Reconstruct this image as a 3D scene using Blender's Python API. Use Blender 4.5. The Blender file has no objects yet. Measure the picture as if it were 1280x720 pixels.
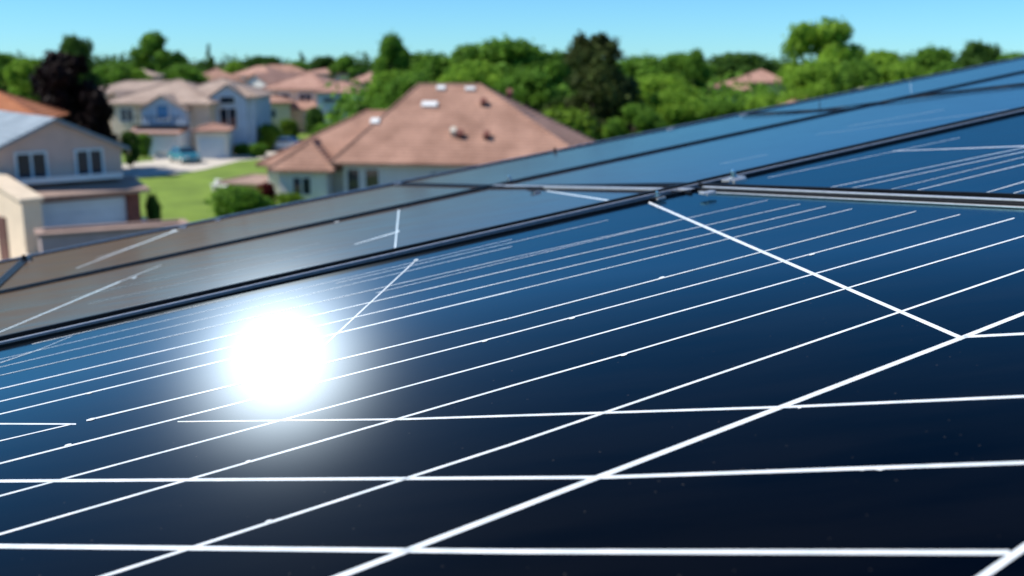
import bpy, math, random
import numpy as np
from mathutils import Vector, Matrix
random.seed(7)
S = bpy.context.scene
C = S.collection
R = math.radians

# ------------------------------------------------------------------ camera
F = 1300.0; HOR = 75.0; CAMZ = 9.5
PITCH = math.atan((360-HOR)/F)
cam = bpy.data.cameras.new('camera'); camo = bpy.data.objects.new('camera', cam); C.objects.link(camo)
camo.location = (0, 0, CAMZ); camo.rotation_euler = (math.pi/2-PITCH, 0, 0)
cam.sensor_width = 36; cam.lens = F/1280*36; cam.clip_start = 0.05; cam.clip_end = 5000
cam.dof.use_dof = True; cam.dof.focus_distance = 1.5; cam.dof.aperture_fstop = 4.0
cam.dof.aperture_blades = 0
S.camera = camo
CAM = Vector((0, 0, CAMZ))
FWD = Vector((0, math.cos(PITCH), -math.sin(PITCH))); UP = Vector((0, math.sin(PITCH), math.cos(PITCH))); RT = Vector((1, 0, 0))
def ray(x, y): return (RT*(x-640)+UP*(360-y)+FWD*F)
def G(x, y, z=0.0):
    d = ray(x, y); return CAM+d*((z-CAMZ)/d.z)
def AT(x, y, Y):
    d = ray(x, y); return CAM+d*(Y/d.y)
# roof / array plane
PN = (RT*(-0.1454)+UP*1.0-FWD*(-292.0/F)*-1.0)
PN = (RT*(-0.1454)+UP*1.0+FWD*(-1.0)*(292.0/F)).normalized()
HP = 0.42
P0 = CAM-PN*HP
PN_FRONT = PN; P0_FRONT = P0.copy()
def PL(x, y, o=0.0):
    d = ray(x, y); p0 = P0+PN*o
    return CAM+d*((p0-CAM).dot(PN)/d.dot(PN))
_a, _b = PL(0, 434), PL(1280, 434-.2288*1280)
_q = Matrix.Rotation(R(-2.2), 3, (_b-_a).normalized())
PN_BACK = _q @ PN; 
if (PN_BACK-PN).dot(FWD) < 0: PN_BACK = Matrix.Rotation(R(2.2), 3, (_b-_a).normalized()) @ PN
P0_BACK = (_a+_b)/2
def use(which):
    global PN, P0
    PN, P0 = (PN_FRONT, P0_FRONT) if which == 'front' else (PN_BACK, P0_BACK)

# ------------------------------------------------------------------ materials
def mat(name, col, rough=0.8, metal=0.0, var=0.12, scale=1.2, spec=0.5, bump=0.0, bscale=30, col2=None, stretch=None):
    m = bpy.data.materials.new(name); m.use_nodes = True
    nt = m.node_tree; b = nt.nodes['Principled BSDF']
    b.inputs['Roughness'].default_value = rough; b.inputs['Metallic'].default_value = metal
    b.inputs['Specular IOR Level'].default_value = spec
    tc = nt.nodes.new('ShaderNodeTexCoord'); mp = nt.nodes.new('ShaderNodeMapping')
    nt.links.new(tc.outputs['Object'], mp.inputs[0])
    if stretch: mp.inputs['Scale'].default_value = stretch
    n = nt.nodes.new('ShaderNodeTexNoise'); n.inputs['Scale'].default_value = scale; n.inputs['Detail'].default_value = 6
    nt.links.new(mp.outputs[0], n.inputs['Vector'])
    r = nt.nodes.new('ShaderNodeValToRGB'); nt.links.new(n.outputs['Fac'], r.inputs[0])
    c2 = col2 or tuple(min(1, c*(1+var)) for c in col)
    r.color_ramp.elements[0].position = .3; r.color_ramp.elements[1].position = .7
    r.color_ramp.elements[0].color = tuple(c*(1-var) for c in col)+(1,)
    r.color_ramp.elements[1].color = tuple(c2)+(1,)
    nt.links.new(r.outputs[0], b.inputs['Base Color'])
    if bump:
        n2 = nt.nodes.new('ShaderNodeTexNoise'); n2.inputs['Scale'].default_value = bscale
        nt.links.new(mp.outputs[0], n2.inputs['Vector'])
        bp = nt.nodes.new('ShaderNodeBump'); bp.inputs['Strength'].default_value = bump
        nt.links.new(n2.outputs['Fac'], bp.inputs['Height']); nt.links.new(bp.outputs[0], b.inputs['Normal'])
    return m

def tile_mat(name, c1, c2):
    m = mat(name, c1, .85, var=.15, scale=.5, col2=c2)
    nt = m.node_tree; b = nt.nodes['Principled BSDF']
    tc = nt.nodes.new('ShaderNodeTexCoord')
    w = nt.nodes.new('ShaderNodeTexWave'); w.wave_type = 'BANDS'; w.bands_direction = 'Z'; w.inputs['Scale'].default_value = 1.6
    w.inputs['Distortion'].default_value = .4
    nt.links.new(tc.outputs['Object'], w.inputs[0])
    n = nt.nodes.new('ShaderNodeTexNoise'); n.inputs['Scale'].default_value = 5; n.inputs['Detail'].default_value = 4
    nt.links.new(tc.outputs['Object'], n.inputs[0])
    base = b.inputs['Base Color'].links[0].from_socket
    mx = nt.nodes.new('ShaderNodeMix'); mx.data_type = 'RGBA'; mx.blend_type = 'MULTIPLY'; mx.inputs[0].default_value = .45
    nt.links.new(base, mx.inputs[6]); nt.links.new(n.outputs['Fac'], mx.inputs[7])
    mx2 = nt.nodes.new('ShaderNodeMix'); mx2.data_type = 'RGBA'; mx2.blend_type = 'MULTIPLY'; mx2.inputs[0].default_value = .22
    nt.links.new(mx.outputs[2], mx2.inputs[6]); nt.links.new(w.outputs['Fac'], mx2.inputs[7])
    nt.links.new(mx2.outputs[2], b.inputs['Base Color'])
    bp = nt.nodes.new('ShaderNodeBump'); bp.inputs['Strength'].default_value = .5; bp.inputs['Distance'].default_value = .08
    nt.links.new(w.outputs['Fac'], bp.inputs['Height']); nt.links.new(bp.outputs[0], b.inputs['Normal'])
    return m

def leaf_mat(name, dark, light, trans=.3):
    m = bpy.data.materials.new(name); m.use_nodes = True; nt = m.node_tree
    b = nt.nodes['Principled BSDF']; b.inputs['Roughness'].default_value = .6; b.inputs['Specular IOR Level'].default_value = .1
    g = nt.nodes.new('ShaderNodeNewGeometry'); r = nt.nodes.new('ShaderNodeValToRGB')
    tc = nt.nodes.new('ShaderNodeTexCoord'); n = nt.nodes.new('ShaderNodeTexNoise'); n.inputs['Scale'].default_value = 4.5
    nt.links.new(tc.outputs['Object'], n.inputs[0])
    ma = nt.nodes.new('ShaderNodeMath'); ma.operation = 'MULTIPLY_ADD'; ma.inputs[1].default_value = .45
    s2 = nt.nodes.new('ShaderNodeMapRange'); s2.inputs[1].default_value = .3; s2.inputs[2].default_value = .7; s2.inputs[4].default_value = .6
    nt.links.new(n.outputs['Fac'], s2.inputs[0])
    nt.links.new(g.outputs['Random Per Island'], ma.inputs[0]); nt.links.new(s2.outputs[0], ma.inputs[2])
    nt.links.new(ma.outputs[0], r.inputs[0])
    r.color_ramp.elements[0].color = dark+(1,); r.color_ramp.elements[1].color = light+(1,)
    nt.links.new(r.outputs[0], b.inputs['Base Color'])
    t = nt.nodes.new('ShaderNodeBsdfTranslucent'); nt.links.new(r.outputs[0], t.inputs[0])
    mx = nt.nodes.new('ShaderNodeMixShader'); mx.inputs[0].default_value = trans
    nt.links.new(b.outputs[0], mx.inputs[1]); nt.links.new(t.outputs[0], mx.inputs[2])
    nt.links.new(mx.outputs[0], nt.nodes['Material Output'].inputs[0])
    return m

# sun: from the left, a little ahead
AZ = R(-93); EL = R(49)      # azimuth measured clockwise from +Y
SUN = Vector((math.sin(AZ)*math.cos(EL), math.cos(AZ)*math.cos(EL), math.sin(EL)))
GL = ray(350, 449).normalized()
HN = (SUN-GL).normalized()   # added normal, tilted off the glass to place the sun glare

def sun_glare(nt, prev):
    """added gloss lobes, tilted off the glass plane to put in sun glare"""
    tg = (SUN+GL).normalized(); tg = (tg-HN*tg.dot(HN)).normalized()
    for dist, rough, w in (('BECKMANN', .185, .0036), ('GGX', .25, .0013)):
        gl = nt.nodes.new('ShaderNodeBsdfAnisotropic'); gl.distribution = dist
        gl.inputs['Roughness'].default_value = rough; gl.inputs['Color'].default_value = (w*.78, w*.96, w*1.15, 1)
        gl.inputs['Anisotropy'].default_value = .16
        ct = nt.nodes.new('ShaderNodeCombineXYZ')
        for i in range(3): ct.inputs[i].default_value = tg[i]
        nt.links.new(ct.outputs[0], gl.inputs['Tangent'])
        cx = nt.nodes.new('ShaderNodeCombineXYZ')
        for i in range(3): cx.inputs[i].default_value = HN[i]
        nt.links.new(cx.outputs[0], gl.inputs['Normal'])
        ad = nt.nodes.new('ShaderNodeAddShader'); nt.links.new(prev, ad.inputs[0]); nt.links.new(gl.outputs[0], ad.inputs[1])
        prev = ad.outputs[0]
    return prev
def glass_mat(name, rampcols, scale, tint=(.50, .92, 1.0), cap=.31, gain=5.6, brown_refl=False):
    m = bpy.data.materials.new(name); m.use_nodes = True; nt = m.node_tree
    nt.nodes.remove(nt.nodes['Principled BSDF'])
    tc = nt.nodes.new('ShaderNodeTexCoord'); n = nt.nodes.new('ShaderNodeTexNoise'); n.inputs['Scale'].default_value = scale; n.inputs['Detail'].default_value = 8
    nt.links.new(tc.outputs['Object'], n.inputs[0])
    r = nt.nodes.new('ShaderNodeValToRGB'); nt.links.new(n.outputs['Fac'], r.inputs[0])
    r.color_ramp.elements[0].position = .35; r.color_ramp.elements[1].position = .7
    r.color_ramp.elements[0].color = rampcols[0]+(1,); r.color_ramp.elements[1].color = rampcols[1]+(1,)
    df = nt.nodes.new('ShaderNodeBsdfDiffuse'); nt.links.new(r.outputs[0], df.inputs[0])
    gl = nt.nodes.new('ShaderNodeBsdfAnisotropic'); gl.distribution = 'GGX'; gl.inputs['Color'].default_value = tint+(1,)
    n2 = nt.nodes.new('ShaderNodeTexNoise'); n2.inputs['Scale'].default_value = 7; n2.inputs['Detail'].default_value = 5
    nt.links.new(tc.outputs['Object'], n2.inputs[0])
    mr = nt.nodes.new('ShaderNodeMapRange'); mr.inputs[3].default_value = .08; mr.inputs[4].default_value = .17
    nt.links.new(n2.outputs['Fac'], mr.inputs[0]); nt.links.new(mr.outputs[0], gl.inputs['Roughness'])
    # anti-reflective coating: weak until the view grazes the glass
    fr = nt.nodes.new('ShaderNodeFresnel'); fr.inputs['IOR'].default_value = 1.26
    pw = nt.nodes.new('ShaderNodeMath'); pw.operation = 'POWER'; pw.inputs[1].default_value = 2.05
    ml = nt.nodes.new('ShaderNodeMath'); ml.operation = 'MULTIPLY'; ml.inputs[1].default_value = gain; ml.use_clamp = True
    nt.links.new(fr.outputs[0], pw.inputs[0]); nt.links.new(pw.outputs[0], ml.inputs[0])
    mn = nt.nodes.new('ShaderNodeMath'); mn.operation = 'MINIMUM'; mn.inputs[1].default_value = cap; nt.links.new(ml.outputs[0], mn.inputs[0])
    mx = nt.nodes.new('ShaderNodeMixShader'); nt.links.new(mn.outputs[0], mx.inputs[0]); nt.links.new(df.outputs[0], mx.inputs[1]); nt.links.new(gl.outputs[0], mx.inputs[2])
    last = mx.outputs[0]
    # front: streaky pale dusting; back rows: brown house reflections painted in, strongest at left
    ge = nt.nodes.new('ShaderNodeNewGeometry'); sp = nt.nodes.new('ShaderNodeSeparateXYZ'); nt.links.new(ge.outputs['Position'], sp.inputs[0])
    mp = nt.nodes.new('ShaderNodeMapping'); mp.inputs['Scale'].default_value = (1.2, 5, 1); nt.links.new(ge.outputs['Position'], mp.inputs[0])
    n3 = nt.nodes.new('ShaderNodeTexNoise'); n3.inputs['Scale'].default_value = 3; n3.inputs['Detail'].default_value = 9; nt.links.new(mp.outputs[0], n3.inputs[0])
    if brown_refl:
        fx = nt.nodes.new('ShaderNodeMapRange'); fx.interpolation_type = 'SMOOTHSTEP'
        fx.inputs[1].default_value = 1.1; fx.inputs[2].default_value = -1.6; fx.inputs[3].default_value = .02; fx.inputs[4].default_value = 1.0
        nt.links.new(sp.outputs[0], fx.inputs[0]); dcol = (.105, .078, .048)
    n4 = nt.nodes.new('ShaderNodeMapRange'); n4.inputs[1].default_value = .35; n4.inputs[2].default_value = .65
    n4.inputs[3].default_value = .64 if brown_refl else .0; n4.inputs[4].default_value = .86 if brown_refl else .012
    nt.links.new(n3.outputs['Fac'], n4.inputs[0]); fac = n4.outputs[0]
    if brown_refl:
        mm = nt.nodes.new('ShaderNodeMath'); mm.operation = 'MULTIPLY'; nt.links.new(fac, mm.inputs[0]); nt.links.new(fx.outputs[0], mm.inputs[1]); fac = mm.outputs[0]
    if not brown_refl:
        vo = nt.nodes.new('ShaderNodeTexVoronoi'); vo.inputs['Scale'].default_value = 42; nt.links.new(ge.outputs['Position'], vo.inputs['Vector'])
        l1 = nt.nodes.new('ShaderNodeMath'); l1.operation = 'LESS_THAN'; l1.inputs[1].default_value = .055; nt.links.new(vo.outputs['Distance'], l1.inputs[0])
        sc = nt.nodes.new('ShaderNodeSeparateColor'); nt.links.new(vo.outputs['Color'], sc.inputs[0])
        l2 = nt.nodes.new('ShaderNodeMath'); l2.operation = 'MULTIPLY'; nt.links.new(l1.outputs[0], l2.inputs[0]); nt.links.new(sc.outputs[0], l2.inputs[1])
        l3 = nt.nodes.new('ShaderNodeMath'); l3.operation = 'MULTIPLY_ADD'; l3.inputs[1].default_value = .22; nt.links.new(l2.outputs[0], l3.inputs[0]); nt.links.new(fac, l3.inputs[2]); fac = l3.outputs[0]
    dd = nt.nodes.new('ShaderNodeBsdfDiffuse'); dd.inputs[0].default_value = (.115, .078, .050, 1) if brown_refl else (.16, .15, .13, 1)
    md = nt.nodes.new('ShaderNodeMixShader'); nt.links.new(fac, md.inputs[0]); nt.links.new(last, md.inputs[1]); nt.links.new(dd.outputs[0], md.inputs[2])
    nt.links.new(sun_glare(nt, md.outputs[0]), nt.nodes['Material Output'].inputs[0])
    return m

M = dict(
    glass=glass_mat('solar_glass', ((.0001, .0005, .0018), (.0002, .001, .0035)), 2.2),
    reflpaint=glass_mat('painted_reflection_glass', ((.0004, .0014, .005), (.0008, .003, .010)), 2.2, (.68, .88, .96), .49, 3.0, True),  # brown reflections of the houses painted into the left side
    line=glass_mat('printed_silver', ((.62, .68, .70), (.80, .83, .84)), 40, (.92, .97, 1.0), .42, 2.0),
    black=mat('black_anodised', (.006, .006, .007), .45, spec=.25, var=.3, scale=20, metal=.0),
    alu=mat('brushed_aluminium', (.66, .65, .63), .38, metal=.7, var=.12, scale=60),
    chrome=mat('bolt_steel', (.7, .7, .7), .18, metal=1.0, var=.1, scale=80),
    shingle=mat('roof_shingle', (.12, .1, .09), .9, var=.35, scale=8, bump=.4),
    tan=mat('tan_stucco', (.68, .44, .35), .9, var=.08, bump=.15),
    cream=mat('cream_stucco', (.74, .60, .43), .9, var=.08, bump=.15),
    white=mat('white_stucco', (.74, .72, .66), .9, var=.06, bump=.1),
    blue=mat('blue_grey_stucco', (.52, .6, .68), .85, var=.06),
    trim=mat('white_trim', (.74, .74, .72), .6, var=.05),
    brick=mat('red_brick', (.17, .06, .045), .9, var=.3, scale=6),
    door=mat('garage_door_paint', (.55, .64, .7), .5, var=.05),
    wood=mat('brown_door', (.12, .05, .035), .6, var=.2),
    pane=mat('window_glass', (.02, .03, .045), .08, var=.3, spec=.8),
    bpane=mat('blue_glazing', (.05, .22, .42), .1, var=.3, spec=.8),
    slate=tile_mat('blue_grey_shingle', (.29, .37, .43), (.40, .48, .54)),
    terra=tile_mat('terracotta_tile', (.46, .24, .16), (.66, .37, .26)),
    tantile=tile_mat('tan_tile', (.50, .36, .28), (.64, .48, .38)),
    salmon=tile_mat('salmon_tile', (.55, .29, .21), (.66, .38, .28)),
    orange=tile_mat('orange_tile', (.60, .18, .06), (.68, .25, .10)),
    pinkroof=tile_mat('pink_grey_roof', (.48, .32, .25), (.60, .42, .33)),
    pinkwall=mat('pink_grey_stucco', (.42, .33, .31), .9, var=.12),
    bark=mat('bark', (.09, .06, .045), .95, var=.3, scale=5, bump=.5),
    conc=mat('pale_concrete', (.58, .52, .43), .9, var=.12, scale=.8, bump=.1),
    road=mat('asphalt', (.07, .07, .072), .9, var=.2, scale=1.5),
    teal=mat('teal_car_paint', (.035, .20, .27), .25, var=.05, spec=.7),
    wpaint=mat('white_car_paint', (.75, .75, .74), .25, var=.04, spec=.7),
    rubber=mat('tyre_rubber', (.012, .012, .012), .8, var=.2),
    lamp=mat('headlight_lens', (.7, .72, .75), .1, var=.05, spec=.8),
)
M['grassy'] = mat('grass_ground', (.13, .21, .015), .95, var=.18, scale=.35, col2=(.20, .30, .03), bump=.5, bscale=6)
M['ground'] = mat('mixed_ground', (.05, .075, .02), .95, var=.3, scale=.08, col2=(.16, .14, .08))
M['leaf_green'] = leaf_mat('leaf_green', (.04, .11, .012), (.22, .42, .05), .45)
M['leaf_bright'] = leaf_mat('leaf_bright', (.09, .21, .018), (.34, .54, .06), .48)
M['leaf_dark'] = leaf_mat('leaf_dark', (.015, .055, .012), (.10, .20, .03), .35)
M['leaf_pine'] = leaf_mat('leaf_pine', (.022, .026, .009), (.09, .13, .03), .35)
M['leaf_purple'] = leaf_mat('leaf_purple', (.003, .0015, .0015), (.016, .006, .005), .08)
M['leaf_red'] = leaf_mat('leaf_red', (.05, .006, .006), (.16, .02, .02), .2)
M['leaf_lime'] = leaf_mat('leaf_lime', (.06, .12, .01), (.2, .33, .03), .35)

# ------------------------------------------------------------------ mesh helpers
class MB:
    def __init__(s): s.v = []; s.f = []
    def add(s, vs, fs):
        o = len(s.v); s.v += [tuple(v) for v in vs]; s.f += [tuple(i+o for i in f) for f in fs]; return s
    def box(s, x0, x1, y0, y1, z0, z1):
        return s.add([(x0, y0, z0), (x1, y0, z0), (x1, y1, z0), (x0, y1, z0), (x0, y0, z1), (x1, y0, z1), (x1, y1, z1), (x0, y1, z1)],
                     [(0, 3, 2, 1), (4, 5, 6, 7), (0, 1, 5, 4), (1, 2, 6, 5), (2, 3, 7, 6), (3, 0, 4, 7)])
    def prism(s, bot, top):
        n = len(bot)
        return s.add(list(bot)+list(top), [tuple(range(n))[::-1], tuple(range(n, 2*n))]+[(i, (i+1) % n, (i+1) % n+n, i+n) for i in range(n)])
    def hull(s, pts, fs): return s.add(pts, fs)
    def tube(s, a, b, ra, rb, n=10):
        a = Vector(a); b = Vector(b); d = (b-a).normalized()
        u = d.orthogonal().normalized(); w = d.cross(u)
        A = [a+(u*math.cos(t)+w*math.sin(t))*ra for t in [2*math.pi*i/n for i in range(n)]]
        B = [b+(u*math.cos(t)+w*math.sin(t))*rb for t in [2*math.pi*i/n for i in range(n)]]
        return s.prism(A, B)
    def build(s, name, m, parent=None, bevel=0, smooth=False):
        me = bpy.data.meshes.new(name); me.from_pydata(s.v, [], s.f); me.materials.append(m)
        o = bpy.data.objects.new(name, me); C.objects.link(o)
        if parent: o.parent = parent
        if bevel:
            bv = o.modifiers.new('bevel', 'BEVEL'); bv.width = bevel; bv.segments = 2
        if smooth:
            for p in me.polygons: p.use_smooth = True
        import bmesh
        bm = bmesh.new(); bm.from_mesh(me); bmesh.ops.recalc_face_normals(bm, faces=bm.faces); bm.to_mesh(me); bm.free()
        return o
def tag(o, label, cat, group=None, kind=None):
    if label: o['label'] = label
    if cat: o['category'] = cat
    if group: o['group'] = group
    if kind: o['kind'] = kind
    return o
def thing(name, label, cat, loc=(0, 0, 0), rz=0, group=None):
    o = bpy.data.objects.new(name, None); C.objects.link(o); o.location = loc; o.rotation_euler = (0, 0, rz); o.empty_display_size = .3
    return tag(o, label, cat, group)

# ------------------------------------------------------------------ sky and sun
w = bpy.data.worlds.new('World'); S.world = w; w.use_nodes = True
nt = w.node_tree; bg = nt.nodes['Background']
sk = nt.nodes.new('ShaderNodeTexSky'); sk.sky_type = 'NISHITA'; sk.sun_disc = False
sk.sun_elevation = EL; sk.sun_rotation = AZ
sk.altitude = 1500; sk.air_density = 1.0; sk.dust_density = 0.0; sk.ozone_density = 2.0
tint = nt.nodes.new('ShaderNodeMix'); tint.data_type = 'RGBA'; tint.blend_type = 'MULTIPLY'; tint.inputs[0].default_value = 1
tint.inputs[7].default_value = (.42, .85, 1.21, 1)
nt.links.new(sk.outputs[0], tint.inputs[6]); nt.links.new(tint.outputs[2], bg.inputs[0])
bg.inputs[1].default_value = .107
sl = bpy.data.lights.new('sun', 'SUN'); sl.energy = 5.0; sl.angle = R(.53); sl.color = (1, .95, .87)
so = bpy.data.objects.new('sun', sl); C.objects.link(so); so.rotation_euler = SUN.to_track_quat('Z', 'Y').to_euler()
so.location = SUN*50
S.view_settings.view_transform = 'Standard'; S.view_settings.look = 'None'; S.view_settings.exposure = 0.2; S.view_settings.gamma = 1
S.view_settings.use_curve_mapping = False

# ------------------------------------------------------------------ the array
def bar(mb, a, b, wd, z0, z1, side=0.0):
    """box lying on the array plane from a to b; side shifts it in the plane."""
    d = (b-a).normalized(); s = PN.cross(d).normalized()
    a = a+s*side; b = b+s*side; h = s*(wd/2)
    bot = [a-h+PN*z0, b-h+PN*z0, b+h+PN*z0, a+h+PN*z0]
    top = [a-h+PN*z1, b-h+PN*z1, b+h+PN*z1, a+h+PN*z1]
    mb.prism(bot, top); return mb
def linepix(mb, x0, y0, x1, y1, w0, w1, o=.0006):
    w0 *= .8 if w0 > 1.4 else .5; w1 *= .8 if w1 > 1.4 else .5
    d = Vector((x1-x0, y1-y0)).normalized(); n = Vector((-d.y, d.x))
    k = 6
    for i in range(k):
        pass
    c = [(x0+n.x*w0/2, y0+n.y*w0/2), (x1+n.x*w1/2, y1+n.y*w1/2), (x1-n.x*w1/2, y1-n.y*w1/2), (x0-n.x*w0/2, y0-n.y*w0/2)]
    mb.prism([PL(x, y, o) for x, y in c], [PL(x, y, o+.00003) for x, y in c])
def node(mb, x, y, rx, ry, sl=-.26, o=.0006):
    pts = []; rx *= .8; ry *= .7
    for i in range(8):
        t = i*math.pi/4
        px = rx*math.cos(t); pts.append((x+px, y+ry*math.sin(t)+px*sl))
    mb.prism([PL(a, b, o) for a, b in pts], [PL(a, b, o+.0001) for a, b in pts])

L1 = lambda x: 329-.2005*x
L2 = lambda x: 367-.2160*x
L3 = lambda x: 434-.2288*x
def panel(label, corners, lines=(), nodes=(), hs=(.0045,)*4, ws=(.014,)*4, group='dark glass solar panels of the rooftop array'):
    """corners: four pixels (far left, far right, near right, near left)"""
    P = [PL(*c) for c in corners]; ctr = sum(P, Vector())/4
    root = thing('solar_panel', label, 'solar panel', ctr-PN*.035, 0, group)
    off = -root.location
    def put(mb, name, m, bevel=0):
        mb.v = [tuple(Vector(v)+off) for v in mb.v]; return mb.build(name, m, root, bevel)
    g = MB(); g.prism([p-PN*.006 for p in P], P); put(g, 'glass', M['glass'] if PN is PN_FRONT else M['reflpaint'])
    f = MB()
    for i in range(4):
        a, b = P[i], P[(i+1) % 4]
        d = (b-a).normalized(); s = PN.cross(d)
        sg = 1 if s.dot(ctr-a) > 0 else -1
        e = .0005*(i+1)
        bar(f, a, b, ws[i], -.034+e, hs[i]+e*.3, sg*ws[i]/2)
    put(f, 'frame', M['black'])
    if lines:
        l = MB()
        for i, q in enumerate(lines): linepix(l, *q, o=.00012+.00005*(i % 7))
        for q in nodes: node(l, *q)
        put(l, 'grid_lines', M['line'])
    return root

# pixels of the seams between neighbours
row3 = panel('large navy panel filling the foreground, crossed by bold white grid lines',
    [(-260, L3(-260)), (873, L3(873)+3), (4200, 392), (-600, 1500)],
    lines=[
     (425-250, 720+96, 1205, 421, 9, 5.5), (1205, 421, 1500, 305, 5.5, 4),
     (0, 762, 640, 555, 4.5, 3.2), (640, 555, 1500, 262, 3.2, 2.2),
     (-60, 685, 640, 482, 3.2, 2.3), (640, 482, 780, 442.3, 2.3, 2.1), (780, 442.3, 1500, 226+4, 2.1, 1.6),
     (-60, 636, 640, 447.5, 2.4, 1.9), (640, 447.5, 1268, 272.5, 1.9, 1.5),
     (-60, 594.5, 640, 416.5, 2.4, 1.7), (640, 416.5, 1200, 268, 1.7, 1.4),
     (-60, 565, 92, 529.5, 1.5, 1.5), (108, 525.5, 640, 397, 2.2, 1.6), (640, 397, 1145, 264, 1.6, 1.2),
     (-60, 532, 640, 364, 1.7, 1.5), (640, 364, 1065, 261, 1.4, .9),
     (-60, 516, 640, 350, 1.6, 1.3), (640, 350, 1032, 258, 1.2, .9),
     (-60, 500, 640, 336.5, 1.5, 1.2), (640, 336.5, 1000, 255, 1.1, .8),
     (-60, 483, 640, 322, .9, .8), (640, 322, 960, 250, .7, .6),
     (-60, 473, 300, 388, .8, .6), (300, 388, 640, 308, .6, .7), (-60, 463, 640, 299, .6, .5), (40, 430, 300, 370, .9, .5),
     (470, 366, 860, 272.5, .7, .6), (420, 354, 760, 275, .7, .5),
     (-200, 680.5, 640, 689.2, 7, 7), (640, 689.2, 1262, 690.5, 7, 7.5),
     (-200, 602.5, 755, 596.5, 4.5, 4.5), (755, 596.5, 1400, 574, 4.8, 5.2),
     (-200, 529, 95, 530, 2.6, 2.2), (222, 527, 500, 524, 1.6, 2.6), (500, 524, 985, 508.5, 2.8, 3.3), (985, 508.5, 1400, 490, 3.3, 4),
     (1203, 421, 1400, 411, 3.5, 4),
     (811, 253, 1203, 423, 3.2, 5.5),
     (518, 327, 405, 432, 1.5, 1.9),
     (1210, 733, 1400, 601, 12, 10),
     (-60, 474, 50, 436.5, 1.3, .9), (50, 436.5, 90, 420, .8, .6)],
    nodes=[(780, 443, 6, 2.2), (827, 347, 5, 1.8), (715, 397.5, 5, 1.5), (606, 426, 5, 1.5), (310, 577, 5, 2.4), (336, 651.5, 6, 2.2), (1100, 586, 7, 2.6, -.03),
           (1078, 586.5, 5, 2.2, -.03), (114, 524, 7, 2, -.24), (85, 556, 6, 1.6), (520, 325, 4, 1.4), (1015, 317.5, 5, 1.6), (1000, 509, 4, 1.6), (112, 491, 5, 1.5), (632, 399, 4, 1.2)],
    hs=(.0065, .008, .006, .006), ws=(.006, .01, .016, .016))
panel('deep blue panel at the right edge above the thick silver rail',
    [(873, L3(873)), (1500, L3(1500)), (1900, 277), (873.5, L3(873)+1.5)],
    lines=[(1116, 188.8, 1400, 178, 1.1, 1.6), (1034, 235, 1400, 160, .8, 1.0), (1065, 235, 1400, 164, .7, 1.2), (1108, 238, 1280, 196, .6, .8), (1143, 238.6, 1400, 176, 1.0, 1.4),
           (1225, 243, 1400, 192, 1.3, 1.6), (1262, 243, 1400, 202, 1.2, 1.4), (960, 222, 1200, 172, .6, .5)],
    hs=(.0065, .006, .014, .006), ws=(.006, .016, .008, .01))
use('back')
panel('greyish middle row panel with the white T-shaped line, above the sun glare',
    [(-260, L2(-260)), (612, L2(612)+.5), (872, L3(872)-2.5), (-260, L3(-260)-6)],
    lines=[(498.5, 262, 493, 318, 2.4, 2.8), (443, 305.5, 496, 290, 1.2, 1.6), (-60, 440, 150, 352, 1.4, 1.6), (150, 352, 202, 331, 1.3, .8), (683, 238.5, 770, 252, 1.6, 2.2),
           (110, 380, 420, 310, .22, .15), (90, 372, 400, 304, .2, .15), (130, 391, 400, 330, .25, .2)],
    nodes=[(168, 347, 4, 1.2, -.4), (421, 277, 4, 1.2, -.2), (497, 289, 3, 2, 0)],
    hs=(.005, .005, .0125, .005), ws=(.014, .012, .01, .016))
panel('light blue panel of the middle row, between its two crossing seams',
    [(614, L2(614)), (1133, L2(1133)), (1560, L3(1560)-3), (874, L3(874)-3)],
    lines=[(900, 205, 960, 193, .3, .3), (1060, 158, 1180, 137, .3, .3), (1020, 168, 1300, 132, .2, .35)],
    hs=(.005, .005, .0125, .005), ws=(.014, .012, .01, .012))
panel('bright blue middle row panel cut off by the right edge',
    [(1135, L2(1135)), (1560, L2(1560)), (1640, L3(1640)-3), (1565, L3(1565)-3)], hs=(.005, .005, .0125, .006))
panel('small grey corner panel at the far left end of the top row',
    [(-260, L1(-260)), (34, L1(34)), (-20, L2(-20)), (-260, L2(-260)-1.5)])
panel('long grey-brown top row panel in front of garage house and lawn',
    [(36, L1(36)), (492, L1(492)+1), (610, L2(610)-1.5), (-16, L2(-16)-1.5)],
    lines=[(95, 335.5, 215, 290, .9, 1.6), (120, 323, 180, 303, .6, .9), (215, 290, 222, 288, 1.8, 1.8)], nodes=[(217, 288.5, 5, 1.3, -.3)])
panel('grey-blue panel of the top row, in front of the dark trees',
    [(494, L1(494)), (927, L1(927)), (1060, L2(1060)-1.2), (613, L2(613)-1.5)])
panel('thin blue top row panel cut off at the upper right corner',
    [(929, L1(929)), (1560, L1(1560)), (1560, L2(1560)-1.5), (1063, L2(1063)-1.2)],
    lines=[(1138, 103, 1139, 116, .8, .8)])

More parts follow.
